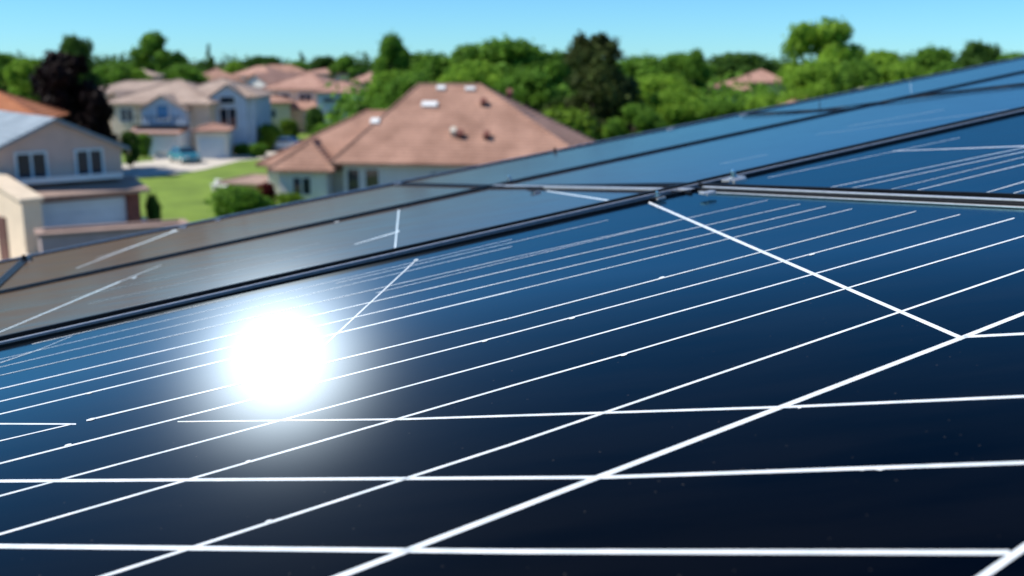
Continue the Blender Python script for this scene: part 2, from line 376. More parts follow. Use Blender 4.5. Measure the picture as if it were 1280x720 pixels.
# rails
use('front')
def rail(name, label, parts, group=None, cat='rail'):
    a0 = parts[0][1]
    root = thing(name, label, cat, a0, 0, group)
    for nm, a, b, wd, z0, z1, side, m in parts:
        mb = MB(); bar(mb, a, b, wd, z0, z1, side); mb.v = [tuple(Vector(v)-root.location) for v in mb.v]
        mb.build(nm, m, root, bevel=.0012)
    return root
def P3(x, dy=0): return PL(x, L3(x)+dy)
rail('mounting_rail', 'long aluminium rail lying between the front panel and the middle row', [('rail_profile', P3(-250, -2.6), P3(1480, -1.7), .0075, -.04, .0066, 0, M['alu'])])
ra, rb = PL(880, 238.0), PL(1900, 285)
rail('mounting_rail', 'thick double silver rail running to the right edge, widest of the rails', [
    ('rail_profile', ra, rb, .010, -.04, .0115, 0, M['alu']),
    ('gasket', ra, rb, .009, -.04, .0065, -.0100, M['black']),
    ('lower_lip', ra, rb, .007, -.04, .0015, -.0185, M['alu'])])
use('back')
rail('mounting_rail', 'short thin silver rail across the middle row, left of the thick rail', [
    ('rail_profile', PL(618, 233.3), PL(866, 238.6), .016, -.04, .006, 0, M['alu']),
    ('gasket', PL(660, 236.6), PL(866, 240.6), .006, -.04, .004, -.004, M['black'])])
rail('edge_rail', 'slim aluminium strip along the upper edge of the whole array', [
    ('edge_strip', PL(-260, L1(-260)-1.2), PL(1560, L1(1560)-1.0), .006, -.04, .0065, 0, M['alu'])])
# cables / thin seam
def cable(label, pts, r, m):
    mb = MB()
    pts = [Vector(p) for p in pts]; o0 = pts[0].copy()
    for a, b in zip(pts, pts[1:]): mb.tube(a-o0, b-o0, r, r, 8)
    o = mb.build('cable', m, None, smooth=True); o.location = o0; return tag(o, label, 'cable', None)
cable('thin black cable sagging along the upper right seam of the array', [PL(929, 144.5, .006), PL(975, 141.5, .005), PL(1025, 137, .005), PL(1080, 130, .006), PL(1133, 123.5, .008), PL(1200, 115, .006), PL(1300, 104.5, .005), PL(1500, 84, .005)], .0028, M['black'])
cable('short thin black wire rising at the upper right seam to the array edge', [PL(1025, 137, .008), PL(1024, 125, .008)], .0025, M['black'])

def clamp(label, px, py, s, along, dark=False, bolt=True, up=.006):
    p = PL(px, py, up); d = along.normalized(); q = PN.cross(d)
    root = thing('panel_clamp', label, 'clamp', p, 0, 'clamps holding the panels to the rails')
    def box(a0, a1, b0, b1, c0, c1):
        mb = MB(); pts = []
        for z in (c0, c1):
            for (a, b) in ((a0, b0), (a1, b0), (a1, b1), (a0, b1)): pts.append(d*a*s+q*b*s+PN*z*s)
        return mb.prism(pts[:4], pts[4:])
    box(-.03, .03, -.018, .018, -.006, .002).build('plate', M['black'] if dark else M['alu'], root, bevel=.001*s)
    box(-.022, .022, -.03, -.018, -.012, -.002).build('foot', M['alu'], root, bevel=.001*s)
    if bolt:
        mb = MB(); mb.tube(PN*.002*s, PN*.006*s, .013*s, .013*s, 14); mb.tube(PN*.006*s, PN*.02*s, .009*s, .009*s, 6)
        mb.tube(PN*.02*s, PN*.026*s, .005*s, .004*s, 10)
        mb.build('bolt', M['black'] if dark == 2 else M['chrome'], root)
    return root
dA = (PL(900, L3(900))-PL(600, L3(600)))
clamp('chrome bolt clamp on the black seam, just above the start of the thick silver rail', 917, 223, .95, dA, False, up=.012)
clamp('flat silver clamp where the thick rail meets the seam', 884, 240, .6, dA, False, False, up=.008)
clamp('small dark clamp on the front seam, just left of the thick rail', 822, 246, .6, dA, 1, True, up=.008)
clamp('brassy-looking bolt clamp on the upper seam, above the short thin rail', 637, 226.5, .85, dA, 1, True, up=.006)
clamp('tiny black clip under the short thin rail', 669, 238.5, .5, dA, 1, False, up=.006)
clamp('small black clip on the array edge in front of the red hipped roof', 694, L1(694)-.5, .8, dA, 2, True, up=.002)
clamp('silver end clip on the array edge in front of the dark pine', 929, L1(929)+.5, .6, dA, False, False, up=.004)
clamp('silver clamp with a black bolt at the far left end of the array edge', 31, 326, .95, dA, 2, True, up=.003)
clamp('tiny silver clip on the array edge below the round green bush', 272, L1(272)+.2, .35, dA, False, False, up=.006)
clamp('small silver clip on the array edge below the low pink-grey wall', 228, L1(228)+.2, .5, dA, False, False, up=.005)
clamp('tiny pale clip on the array edge near the corner of the white walled red house', 497, L1(497), .5, dA, False, False, up=.006)
clamp('small pale clip on the array edge in front of the pale green trees', 838, L1(838), .6, dA, False, False, up=.004)

# own roof and house below the array
def own_house():
    use('front')
    root = thing('roof_house', 'dark shingled house roof that carries the whole solar array', 'house', (0, 3, 0))
    q = [PL(-230, L1(-230)+5), PL(1530, L1(1530)+3), PL(1890, 300), PL(-480, 1300)]
    off = -root.location
    use('back'); q[0] = PL(-230, L1(-230)+5); q[1] = PL(1530, L1(1530)+3)
    use('front'); q[2] = PL(3800, 400); q[3] = PL(-560, 1480)
    mb = MB(); mb.prism([p-PN*.4+off for p in q], [p-PN*.22+off for p in q]); mb.build('roof', M['shingle'], root)
    c = sum(q, Vector())/4
    q2 = [c+(p-c)*.9 for p in q]
    mb = MB(); mb.prism([Vector((p.x, p.y, 0))+off for p in q2], [p-PN*.41+off for p in q2]); mb.build('wall', M['tan'], root)
own_house()

# ------------------------------------------------------------------ ground
def sheet(name, pts, z, m, kind='structure'):
    mb = MB(); mb.add([(p[0], p[1], z) for p in pts], [tuple(range(len(pts)))])
    o = mb.build(name, m)
    o.data.flip_normals() if o.data.polygons[0].normal.z < 0 else None
    o['kind'] = kind; return o
sheet('ground', [(-2500, -60), (2500, -60), (2500, 3500), (-2500, 3500)], 0, M['ground'])
def gp(*a): return [G(x, y) for x, y in a]
sheet('lawn', gp((130, 330), (130, 222), (170, 220), (230, 212), (330, 194), (420, 186), (470, 190), (420, 240), (380, 330)), .006, M['grassy'])
sheet('lawn', gp((120, 205), (140, 193), (250, 188), (240, 200), (170, 205)), .010, M['grassy'])
sheet('lawn', gp((295, 183), (300, 168), (420, 165), (480, 172), (430, 181)), .006, M['grassy'])
def strip(name, up, lo, z, m):
    mb = MB(); A = gp(*up); B = gp(*lo)
    for i in range(len(A)-1): mb.add([(p.x, p.y, z) for p in (A[i], A[i+1], B[i+1], B[i])], [(0, 1, 2, 3)])
    o = mb.build(name, m); o['kind'] = 'structure'; return o
strip('path', [(150, 206), (185, 202), (225, 199), (256, 196), (300, 190), (345, 187), (420, 184)], [(150, 226), (185, 221), (225, 217), (256, 212), (300, 201), (345, 197), (420, 190)], .03, M['conc'])
sheet('driveway', gp((195, 206), (185, 184), (300, 184), (300, 196)), .016, M['conc'])
sheet('road', gp((296, 186), (300, 178), (420, 172), (520, 172), (520, 180), (420, 182)), .012, M['road'])
sheet('pavement', gp((-60, 345), (-60, 290), (40, 292), (180, 272), (240, 280), (240, 345)), .010, M['conc'])

# ------------------------------------------------------------------ houses
def gable_roof(x0, x1, y0, y1, z, rise, ax, ov=.4, t=.16):
    """two slabs; ax = ridge axis"""
    mb = MB()
    if ax == 'y':
        xm = (x0+x1)/2; k = rise/((x1-x0)/2); xa, xb = x0-ov, x1+ov; za = z-ov*k
        ya, yb = y0-ov, y1+ov
        for xe in (xa, xb):
            mb.prism([(xe, ya, za), (xm, ya, z+rise), (xm, yb, z+rise), (xe, yb, za)], [(xe, ya, za+t), (xm, ya, z+rise+t), (xm, yb, z+rise+t), (xe, yb, za+t)])
    else:
        ym = (y0+y1)/2; k = rise/((y1-y0)/2); ya, yb = y0-ov, y1+ov; za = z-ov*k
        xa, xb = x0-ov, x1+ov
        for ye in (ya, yb):
            mb.prism([(xa, ye, za), (xb, ye, za), (xb, ym, z+rise), (xa, ym, z+rise)], [(xa, ye, za+t), (xb, ye, za+t), (xb, ym, z+rise+t), (xa, ym, z+rise+t)])
    return mb
def gable_wall(x0, x1, y0, y1, z0, z1, rise, ax):
    mb = MB()
    if ax == 'y':
        xm = (x0+x1)/2; pf = [(x0, z0), (x1, z0), (x1, z1), (xm, z1+rise-.02), (x0, z1)]
        mb.prism([(x, y0, z) for x, z in pf], [(x, y1, z) for x, z in pf])
    else:
        ym = (y0+y1)/2; pf = [(y0, z0), (y1, z0), (y1, z1), (ym, z1+rise-.02), (y0, z1)]
        mb.prism([(x0, y, z) for y, z in pf], [(x1, y, z) for y, z in pf])
    return mb
def hip_roof(x0, x1, y0, y1, z, rise, ov=.5, t=.18, rl=None, rc=.5):
    x0 -= ov; x1 += ov; y0 -= ov; y1 += ov
    W, D = x1-x0, y1-y0
    mb = MB()
    if W >= D:
        r = (D/2) if rl is None else (W-rl)/2
        ra, rb = x0+2*r*rc, x1-2*r*(1-rc); ym = (y0+y1)/2
        top = [(ra, ym, z+rise), (rb, ym, z+rise)]
        v = [(x0, y0, z), (x1, y0, z), (x1, y1, z), (x0, y1, z), (x0, y0, z+t), (x1, y0, z+t), (x1, y1, z+t), (x0, y1, z+t)]+top
        f = [(0, 3, 2, 1), (0, 1, 5, 4), (1, 2, 6, 5), (2, 3, 7, 6), (3, 0, 4, 7), (4, 5, 9, 8), (5, 6, 9), (6, 7, 8, 9), (7, 4, 8)]
    else:
        r = (W/2) if rl is None else (D-rl)/2
        ra, rb = y0+r, y1-r; xm = (x0+x1)/2
        top = [(xm, ra, z+rise), (xm, rb, z+rise)]
        v = [(x0, y0, z), (x1, y0, z), (x1, y1, z), (x0, y1, z), (x0, y0, z+t), (x1, y0, z+t), (x1, y1, z+t), (x0, y1, z+t)]+top
        f = [(0, 3, 2, 1), (0, 1, 5, 4), (1, 2, 6, 5), (2, 3, 7, 6), (3, 0, 4, 7), (4, 5, 8), (5, 6, 9, 8), (6, 7, 9), (7, 4, 8, 9)]
    mb.add(v, f)
    for i, j in ((4, 8), (7, 8 if W >= D else 9), (5, 9 if W >= D else 8), (6, 9), (8, 9)):
        mb.tube(v[i], v[j], .1, .1, 6)
    return mb
def window(root, x, z, wd, ht, y=0., face='f', pane='pane', mull=1, frame='trim', nm='window'):
    """centre x,z on a wall at plane y ('f' front facing -y, 'l' left facing -x where x means y)"""
    def bx(mb, a0, a1, z0, z1, d0, d1):
        if face == 'f': mb.box(a0, a1, y-d1, y-d0, z0, z1)
        elif face == 'l': mb.box(y-d1, y-d0, a0, a1, z0, z1)
        else: mb.box(y+d0, y+d1, a0, a1, z0, z1)
    f = MB(); a0, a1, z0, z1 = x-wd/2, x+wd/2, z-ht/2, z+ht/2; b = .11
    bx(f, a0-b, a1+b, z1, z1+b, 0, .09); bx(f, a0-b, a1+b, z0-b, z0, 0, .12)
    bx(f, a0-b, a0, z0, z1, 0, .09); bx(f, a1, a1+b, z0, z1, 0, .09)
    for i in range(mull):
        c = a0+wd*(i+1)/(mull+1); bx(f, c-.05, c+.05, z0, z1, .03, .08)
    fo = f.build(nm, M[frame], root)
    p = MB(); bx(p, a0, a1, z0, z1, .0, .03); p.build('pane', M[pane], fo)
    return fo
def gdoor(root, x0, x1, z1, y=0., m='door', z0=0):
    mb = MB(); n = 4; h = (z1-z0)/n
    for i in range(n): mb.box(x0, x1, y-.07, y, z0+i*h+.02, z0+(i+1)*h-.01)
    mb.box(x0+.02, x1-.02, y-.03, y+.001, z0, z1)
    return mb.build('garage_door', M[m], root)
def place(px, Y, z=0):
    """point on the ground at image column px and forward distance Y"""
    gy = HOR+CAMZ*F/Y
    d = ray(px, gy); return Vector((d.x*(Y/d.y), Y, 0))

# left gable house ------------------------------------------------
hl = place(91, 53.5); A = R(40)
h1 = thing('gable_house', 'tan gabled house with blue-grey roof and wide garage, nearest at the left', 'house', hl, A)
gable_wall(-3.6, 2.9, 0, 12, 0, 5.0, 1.5, 'y').build('wall', M['tan'], h1)
gable_roof(-3.6, 2.9, 0, 12, 5.0, 1.5, 'y', .35).build('roof', M['slate'], h1)
window(h1, -1.65, 4.3, 1.35, 1.2, mull=1, pane='pane'); window(h1, 1.2, 4.3, 1.25, 1.2, mull=1)
mb = MB(); mb.box(-2.6, 2.5, -1.1, -.002, 3.5, 3.64); mb.box(-2.6, 2.5, -1.1, -.95, 3.64, 3.78); mb.build('balcony_ledge', M['trim'], h1)
mb = MB(); mb.prism([(-3.0, -2.3, 2.8), (3.4, -2.3, 2.8), (3.4, -.003, 2.8), (-3.0, -.003, 2.8)], [(-3.0, -2.35, 2.97), (3.4, -2.35, 2.97), (3.4, -.003, 3.45), (-3.0, -.003, 3.45)]); mb.build('garage_roof', M['pinkroof'], h1)
mb = MB(); mb.box(-2.9, -2.35, -1.9, -.004, 0, 2.8); mb.box(2.35, 3.0, -1.9, -.004, 0, 2.8); mb.box(-2.35, 2.35, -1.9, -1.6, 2.62, 2.8); mb.build('brick_pillars', M['brick'], h1)
gdoor(h1, -2.34, 2.34, 2.6, -1.55)
# cream wing turned to the sun
wg = thing('cream_annex', 'sunlit cream annex with brown door at the left edge of the picture', 'annex', place(35, 47.6), R(-42))
mb = MB(); mb.prism([(-5, 0, 0), (0, 0, 0), (0, .9, 0), (-5, .9, 0)], [(-5, 0, 4.1), (0, 0, 3.1), (0, .9, 3.1), (-5, .9, 4.1)]); mb.build('wall', M['cream'], wg)
mb = MB(); mb.prism([(-5.1, -.12, 4.15), (.12, -.12, 3.1), (.12, 1.0, 3.1), (-5.1, 1.0, 4.15)], [(-5.1, -.12, 4.3), (.12, -.12, 3.25), (.12, 1.0, 3.25), (-5.1, 1.0, 4.3)]); mb.build('parapet', M['cream'], wg)
mb = MB(); mb.box(-2.9, -1.9, -.06, -.001, 0, 2.2); do = mb.build('door', M['wood'], wg)
mb = MB(); mb.box(-2.1, -2.02, -.12, -.06, 1.0, 1.1); mb.build('handle', M['chrome'], do)
window(wg, -4.1, 3.2, .9, .9, 0)

# low outbuilding in front
ob = thing('low_outbuilding', 'low pink-grey flat-roofed outbuilding in front of the garage door', 'outbuilding', place(146, 46.2), R(28))
MB().box(-3.0, 3.3, 0, 1.5, 0, 1.95).build('wall', M['pinkwall'], ob)
mb = MB(); mb.box(-3.15, 3.4, -.12, .32, 1.95, 2.1); mb.box(-3.15, -2.8, .32, 1.6, 1.95, 2.1); mb.box(3.1, 3.4, .32, 1.6, 1.95, 2.1); mb.box(-2.8, 3.1, 1.3, 1.6, 1.95, 2.1); mb.build('coping', M['pinkroof'], ob)
MB().box(-2.8, 3.1, .3, 1.3, 1.95, 2.0).build('roof', M['pinkroof'], ob)
st = thing('garden_steps', 'pale stone steps left of the low pink-grey outbuilding', 'steps', place(58, 46.5), R(14))
for i in range(3): MB().box(-1.2, .8, i*.45, 2.0, i*.22, (i+1)*.22).build('step', M['conc'], st)

# orange roof house far left
ho = thing('orange_roof_house', 'house with bright orange tiled roof behind the blue-grey roof', 'house', place(-10, 78), R(10))
MB().box(-7, 3.6, 0, 8, 0, 5).build('wall', M['cream'], ho); hip_roof(-7, 3.6, 0, 8, 5.0, 2.3).build('roof', M['orange'], ho)
window(ho, 1.5, 3.8, 1.2, 1.1); window(ho, -2.5, 3.8, 1.2, 1.1)

# big red hipped house ----------------------------------------------
hb = thing('hipped_roof_house', 'big white-walled house with terracotta hipped roof in the middle', 'house', place(532, 69), R(-8))
MB().box(-5.6, 10.6, 0, 13, 0, 2.7).build('wall', M['white'], hb)
rf = hip_roof(-5.6, 10.6, 0, 13, 2.7, 5.1, .7, rl=4.4, rc=.34).build('roof', M['terra'], hb)
# second lower wing to the left
MB().box(-11.4, -5.0, 1.3, 9.3, 0, 2.35).build('wall', M['white'], hb)
hip_roof(-11.4, -2.2, 1.3, 9.3, 2.35, 3.6, .6, rl=1.6, rc=.75).build('roof', M['terra'], hb)
MB().box(-9.9, -6.6, -.6, 3, 0, 2.2).build('wall', M['white'], hb)
hip_roof(-10.0, -6.4, -.6, 5.0, 2.2, 1.9, .5).build('roof', M['terra'], hb)
window(hb, -4.9, 1.5, .8, 1.7, 0, mull=0); window(hb, -3.6, 1.5, .9, 1.7, 0, mull=0); window(hb, 1.2, 1.6, 1.6, 1.2, 0); window(hb, -8.3, 1.25, 1.2, 1.1, -.6, mull=1)
window(hb, 6.0, 1.5, 1.2, 1.2, 0, mull=1); window(hb, 3.2, 1.3, 1.2, 1.1, -11.4, 'l')
# skylights, vents on the front roof slope
def on_slope(x, v, up=.05):
    """front slope of the main roof: v 0..1 from eave to ridge"""
    y0 = -.7; ym = 6.5; z = 2.88+(5.1-.18)*v
    return Vector((x, y0+(ym-y0)*v, z+up))
sn = Vector((0, -(4.92), 7.2)).normalized(); sx = Vector((1, 0, 0)); sy = sn.cross(sx)
def roof_box(nm, x, v, wd, ht, th, m, p=rf):
    c = on_slope(x, v, 0); mb = MB(); pts = []
    for zz in (-.05, th):
        for a, b in ((-wd/2, -ht/2), (wd/2, -ht/2), (wd/2, ht/2), (-wd/2, ht/2)): pts.append(c+sx*a+sy*b+sn*zz)
    return mb.prism(pts[:4], pts[4:]).build(nm, m, p)
for x, v, a, b in ((-.6, .72, 1.1, .5), (-.1, .94, .6, .4), (2.0, .93, .7, .3)): roof_box('skylight', x, v, a, b, .16, M['trim'])
for x, v in ((1.6, .36), (2.1, .33), (3.9, .32), (3.2, .74), (4.9, .86)): roof_box('roof_vent', x, v, .38, .5, .38, M['conc'] if x < 2 else M['brick'])
roof_box('skylight', -4.1, .50, .6, .5, .14, M['trim'])

# townhouse B and C ---------------------------------------------
def simple_house(name, label, px, Y, rz, wd, dp, h, rise, wall, roof, kind='hip', wins=(), ax='x', extra=None, rl=None):
    o = thing(name, label, 'house', place(px, Y), rz)
    if name == 'townhouse': o.scale = (1.12, 1.08, 1.0)
    if kind == 'hip':
        MB().box(-wd/2, wd/2, 0, dp, 0, h).build('wall', M[wall], o); hip_roof(-wd/2, wd/2, 0, dp, h, rise, .5, rl=rl).build('roof', M[roof], o)
    else:
        gable_wall(-wd/2, wd/2, 0, dp, 0, h, rise, ax).build('wall', M[wall], o); gable_roof(-wd/2, wd/2, 0, dp, h, rise, ax).build('roof', M[roof], o)
    for q in wins: window(o, *q)
    if extra: extra(o)
    return o
def exB(o):
    gable_wall(-1.2, 2.9, -1.2, 3, 0, 4.6, 1.3, 'y').build('wall', M['blue'], o)
    gable_roof(-1.2, 2.9, -1.2, 3, 4.6, 1.3, 'y', .3).build('roof', M['tantile'], o)
    window(o, .85, 4.3, 1.1, 1.4, -1.2, pane='bpane', mull=0)
    mb = MB(); mb.box(-1.6, 3.2, -2.6, -1.2, 2.9, 3.05)
    for i in range(12): mb.box(-1.6+i*.43, -1.54+i*.43, -2.6, -2.54, 3.05, 3.9)
    mb.box(-1.6, 3.2, -2.62, -2.52, 3.9, 3.98); mb.build('balcony', M['pane'], o)
    MB().box(-1.3, 3.0, -3.0, -1.21, 0, 2.55).build('wall', M['blue'], o)
    mb = MB(); mb.prism([(-1.7, -3.5, 2.2), (3.3, -3.5, 2.2), (3.3, -1.2, 2.56), (-1.7, -1.2, 2.56)], [(-1.7, -3.5, 2.4), (3.3, -3.5, 2.4), (3.3, -1.2, 2.88), (-1.7, -1.2, 2.88)]); mb.build('garage_roof', M['salmon'], o)
    gdoor(o, -.9, 2.6, 2.05, -3.0)
simple_house('townhouse', 'tan-roofed house with balcony and salmon garage roof behind the teal car', 203, 109, R(-7), 9.5, 9, 5.0, 2.4, 'cream', 'tantile', wins=[(-3.2, 3.9, 1.1, 1.3, 0)], extra=exB)
def exC(o):
    gable_wall(-.2, 3.2, -.8, 3, 0, 5.6, 1.3, 'y').build('wall', M['blue'], o)
    gable_roof(-.2, 3.2, -.8, 3, 5.6, 1.3, 'y', .25).build('roof', M['tantile'], o)
    window(o, 1.5, 5.4, 1.3, .7, -.8, mull=0); window(o, 1.5, 3.6, 1.5, 1.9, -.8, pane='pane', mull=1)
    window(o, -1.9, 5.0, 2.6, .35, 0, mull=0, frame='blue'); window(o, -1.9, 3.4, 1.9, 1.4, 0, mull=1)
simple_house('townhouse', 'blue-grey fronted house with tall arched bay, behind the white garage', 270, 111, R(3), 7.6, 9, 5.6, 1.9, 'blue', 'tantile', extra=exC)
gr = thing('detached_garage', 'white garage with small salmon hipped roof, right of the teal car', 'garage', place(266, 102.5), R(9))
MB().box(-1.5, 1.5, 0, 4.5, 0, 2.6).build('wall', M['white'], gr); hip_roof(-1.5, 1.5, 0, 4.5, 2.6, .75, .35).build('roof', M['salmon'], gr)
gdoor(gr, -1.2, 1.2, 2.0, 0)
simple_house('small_house', 'small cream gabled house half hidden by the dark purple tree', 150, 114, R(-35), 5.5, 9, 4.2, 1.9, 'cream', 'tantile', 'gable', [(0, 3.4, 1, 1.2, 0)], 'y')
simple_house('long_house', 'long low tan roof directly behind the small cream gabled house', 185, 136, R(2), 15, 8, 5.2, 1.6, 'cream', 'tantile')
def exD(o):
    MB().box(-1.6, 4.6, -3.0, -.003, 0, 2.8).build('wall', M['cream'], o)
    hip_roof(-1.6, 4.6, -3.0, 0.4, 2.8, 1.1, .3).build('roof', M['salmon'], o)
    mb = MB(); [mb.box(x, x+.25, -4.2, -3.95, 0, 2.6) for x in (-4.5, -2.6)]; mb.box(-5, -2, -4.4, -.01, 2.6, 2.75); mb.build('porch', M['trim'], o)
simple_house('hillside_house', 'salmon-roofed house with balcony posts above the lime green shrubs', 372, 148, R(-14), 9.4, 9, 5.4, 2.3, 'cream', 'salmon', wins=[(-2.3, 4.3, 2.6, 1.2, 0), (1.4, 4.4, 1.8, 1.1, 0), (3.2, 1.6, 1, 1.2, -3.0)], extra=exD)
simple_house('hillside_house', 'blue-grey walled house with salmon roof left of the big red roof', 424, 140, R(0), 5.6, 8, 5.2, 1.5, 'blue', 'salmon', wins=[(-.4, 4.3, 3.0, .5, 0), (-.6, 2.2, 1.4, 1.4, 0)])
simple_house('hillside_house', 'pinkish roofed house beside the tall green trees', 462, 175, R(-16), 6, 8, 5.8, 2, 'cream', 'salmon', wins=[(-.6, 4.6, 1.2, 1.1, 0), (1.5, 4.6, 1, 1, 0)])
simple_house('hillside_house', 'cream gabled house between the blue-grey front and the balcony house', 322, 160, R(-30), 7, 9, 5.4, 2.0, 'white', 'salmon', 'gable', [(0, 4.2, 1.2, 1.2, 0)], 'y')
simple_house('hillside_house', 'low red-brown roofed house behind the blue-grey fronted house', 330, 138, R(12), 7, 7, 3.9, 1.5, 'cream', 'terra', wins=[(1, 2.6, 1.2, 1, 0)])
simple_house('far_house', 'distant red pyramid roof above the tan townhouse roofs', 275, 205, R(20), 9, 9, 5.4, 2.5, 'cream', 'terra')
simple_house('far_house', 'distant pale house right of the red pyramid roof', 315, 230, R(-22), 10, 8, 6.0, 2.2, 'white', 'salmon', wins=[(0, 4.6, 1.5, 1.4, 0)])
simple_house('far_house', 'distant pink roof left of the small dark conical tree', 350, 245, R(8), 14, 9, 6.0, 2.4, 'cream', 'terra')
simple_house('far_house', 'distant long cream house above the salmon hillside roofs', 413, 240, R(-14), 14, 9, 6.4, 1.2, 'cream', 'salmon')
simple_house('far_house', 'distant cream house peeping out behind the tree left of centre', 178, 190, R(10), 6, 6, 6.5, 1.4, 'cream', 'tantile')
simple_house('far_house', 'distant cream house with blue glazed band among the right hand trees', 912, 150, R(-12), 6.6, 7, 5.2, 1.5, 'cream', 'salmon', wins=[(-.2, 4.2, 4.6, .9, 0, 'f', 'bpane', 3)])
simple_house('far_house', 'distant salmon roofed house right of the blue glazed one', 948, 165, R(-12), 8, 8, 6.0, 2.0, 'cream', 'salmon', wins=[(-1, 4.6, 1.5, 1.3, 0)])
simple_house('far_house', 'low pale pink roof just above the array edge below the tallest right tree', 1032, 112, R(5), 9, 5, 4.2, 1.4, 'cream', 'salmon')
simple_house('far_house', 'small pale roof just above the array edge right of the tallest tree', 1082, 118, R(5), 3.6, 4, 5.3, 1.2, 'cream', 'conc')
simple_house('garden_shed', 'low shed with pinkish roof between lawn and big red house', 318, 74, R(-16), 4.2, 2.6, .8, .55, 'cream', 'pinkroof')

# ------------------------------------------------------------------ cars
def car(label, px, Y, rz, paint, group='cars parked by the houses'):
    o = thing('parked_car', label, 'car', place(px, Y), rz, group)
    prof = [(-2.1, .32), (-2.15, .75), (-1.9, .95), (-1.55, 1.0), (-1.05, 1.42), (.35, 1.46), (1.1, 1.0), (1.95, .85), (2.15, .62), (2.12, .32)]
    v = []; n = len(prof)
    for y, k in ((-.86, 0), (.86, 0)):
        for x, z in prof:
            yy = y*(1-max(0, z-.95)*.35); v.append((x, yy, z))
    mb = MB(); mb.add(v, [tuple(range(n)), tuple(range(n, 2*n))[::-1]]+[(i, i+n, (i+1) % n+n, (i+1) % n) for i in range(n)])
    mb.build('body', M[paint], o, bevel=.05)
    for s in (-1, 1):
        g = MB(); q = [(-1.38, 1.0), (-.98, 1.34), (.3, 1.38), (.92, 1.02)]
        g.prism([(x, s*(.86*(1-max(0, z-.95)*.35)+.012), z) for x, z in q], [(x, s*(.86*(1-max(0, z-.95)*.35)-.03), z) for x, z in q]); g.build('side_window', M['pane'], o)
    g = MB(); g.prism([(1.06, -.76, 1.045), (1.06, .76, 1.045), (.42, .68, 1.435), (.42, -.68, 1.435)], [(1.1, -.76, 1.06), (1.1, .76, 1.06), (.46, .68, 1.45), (.46, -.68, 1.45)]); g.build('windscreen', M['pane'], o)
    g = MB(); g.prism([(-1.52, -.74, 1.05), (-1.52, .74, 1.05), (-1.08, .68, 1.4), (-1.08, -.68, 1.4)], [(-1.56, -.74, 1.07), (-1.56, .74, 1.07), (-1.12, .68, 1.42), (-1.12, -.68, 1.42)]); g.build('rear_window', M['pane'], o)
    for x in (-1.3, 1.35):
        for s in (-1, 1):
            t = MB(); t.tube((x, s*.72, .33), (x, s*.9, .33), .33, .33, 18); to = t.build('wheel', M['rubber'], o)
            r_ = MB(); r_.tube((x, s*.9, .33), (x, s*.92, .33), .2, .18, 12); r_.build('rim', M['alu'], to)
    for s in (-.62, .62):
        MB().box(2.08, 2.17, s-.2, s+.2, .6, .74).build('headlight', M['lamp'], o)
    return o
car('teal blue car parked in front of the garages beyond the lawn', 231, 99, R(-52), 'teal')
car('white car on the road right of the townhouses', 330, 119, R(-8), 'wpaint')
car('white car nearer the big red roof, partly hidden by it', 360, 112, R(-12), 'wpaint')
# white bench / slab on the lawn
bn = thing('garden_bench', 'white garden bench standing on the lawn above the round bush', 'bench', place(281, 76.5), R(-34))
MB().box(-1.3, 1.3, -.25, .25, .42, .5).build('seat', M['trim'], bn)
MB().box(-1.3, 1.3, .2, .28, .55, .85).build('backrest', M['trim'], bn)
for x in (-1.1, 1.1): MB().box(x-.06, x+.06, -.22, .26, 0, .55).build('leg', M['trim'], bn)
# low white garden walls by the road
gw = thing('garden_wall', 'low white garden wall beside the shrubs under the blue-grey house', 'wall', place(303, 109), R(-4))
MB().box(-1.6, 1.6, 0, .25, 0, .8).build('wall', M['white'], gw); MB().box(-1.65, 1.65, -.05, .3, .8, .9).build('coping', M['conc'], gw)
gw = thing('garden_wall', 'low white garden wall with stone coping right of the teal car', 'wall', place(205, 103), R(6))
MB().box(-.8, .8, 0, .25, 0, .5).build('wall', M['white'], gw); MB().box(-.85, .85, -.05, .3, .5, .6).build('coping', M['conc'], gw)
gw['label'] = 'very low white garden wall left of the teal car'
gw = thing('balcony_planter', 'white planter with climbing stems at the right corner of the tan gabled house', 'planter', place(163, 53), R(10))
MB().box(-.4, .4, -.3, .3, 0, .9).build('pot', M['trim'], gw)

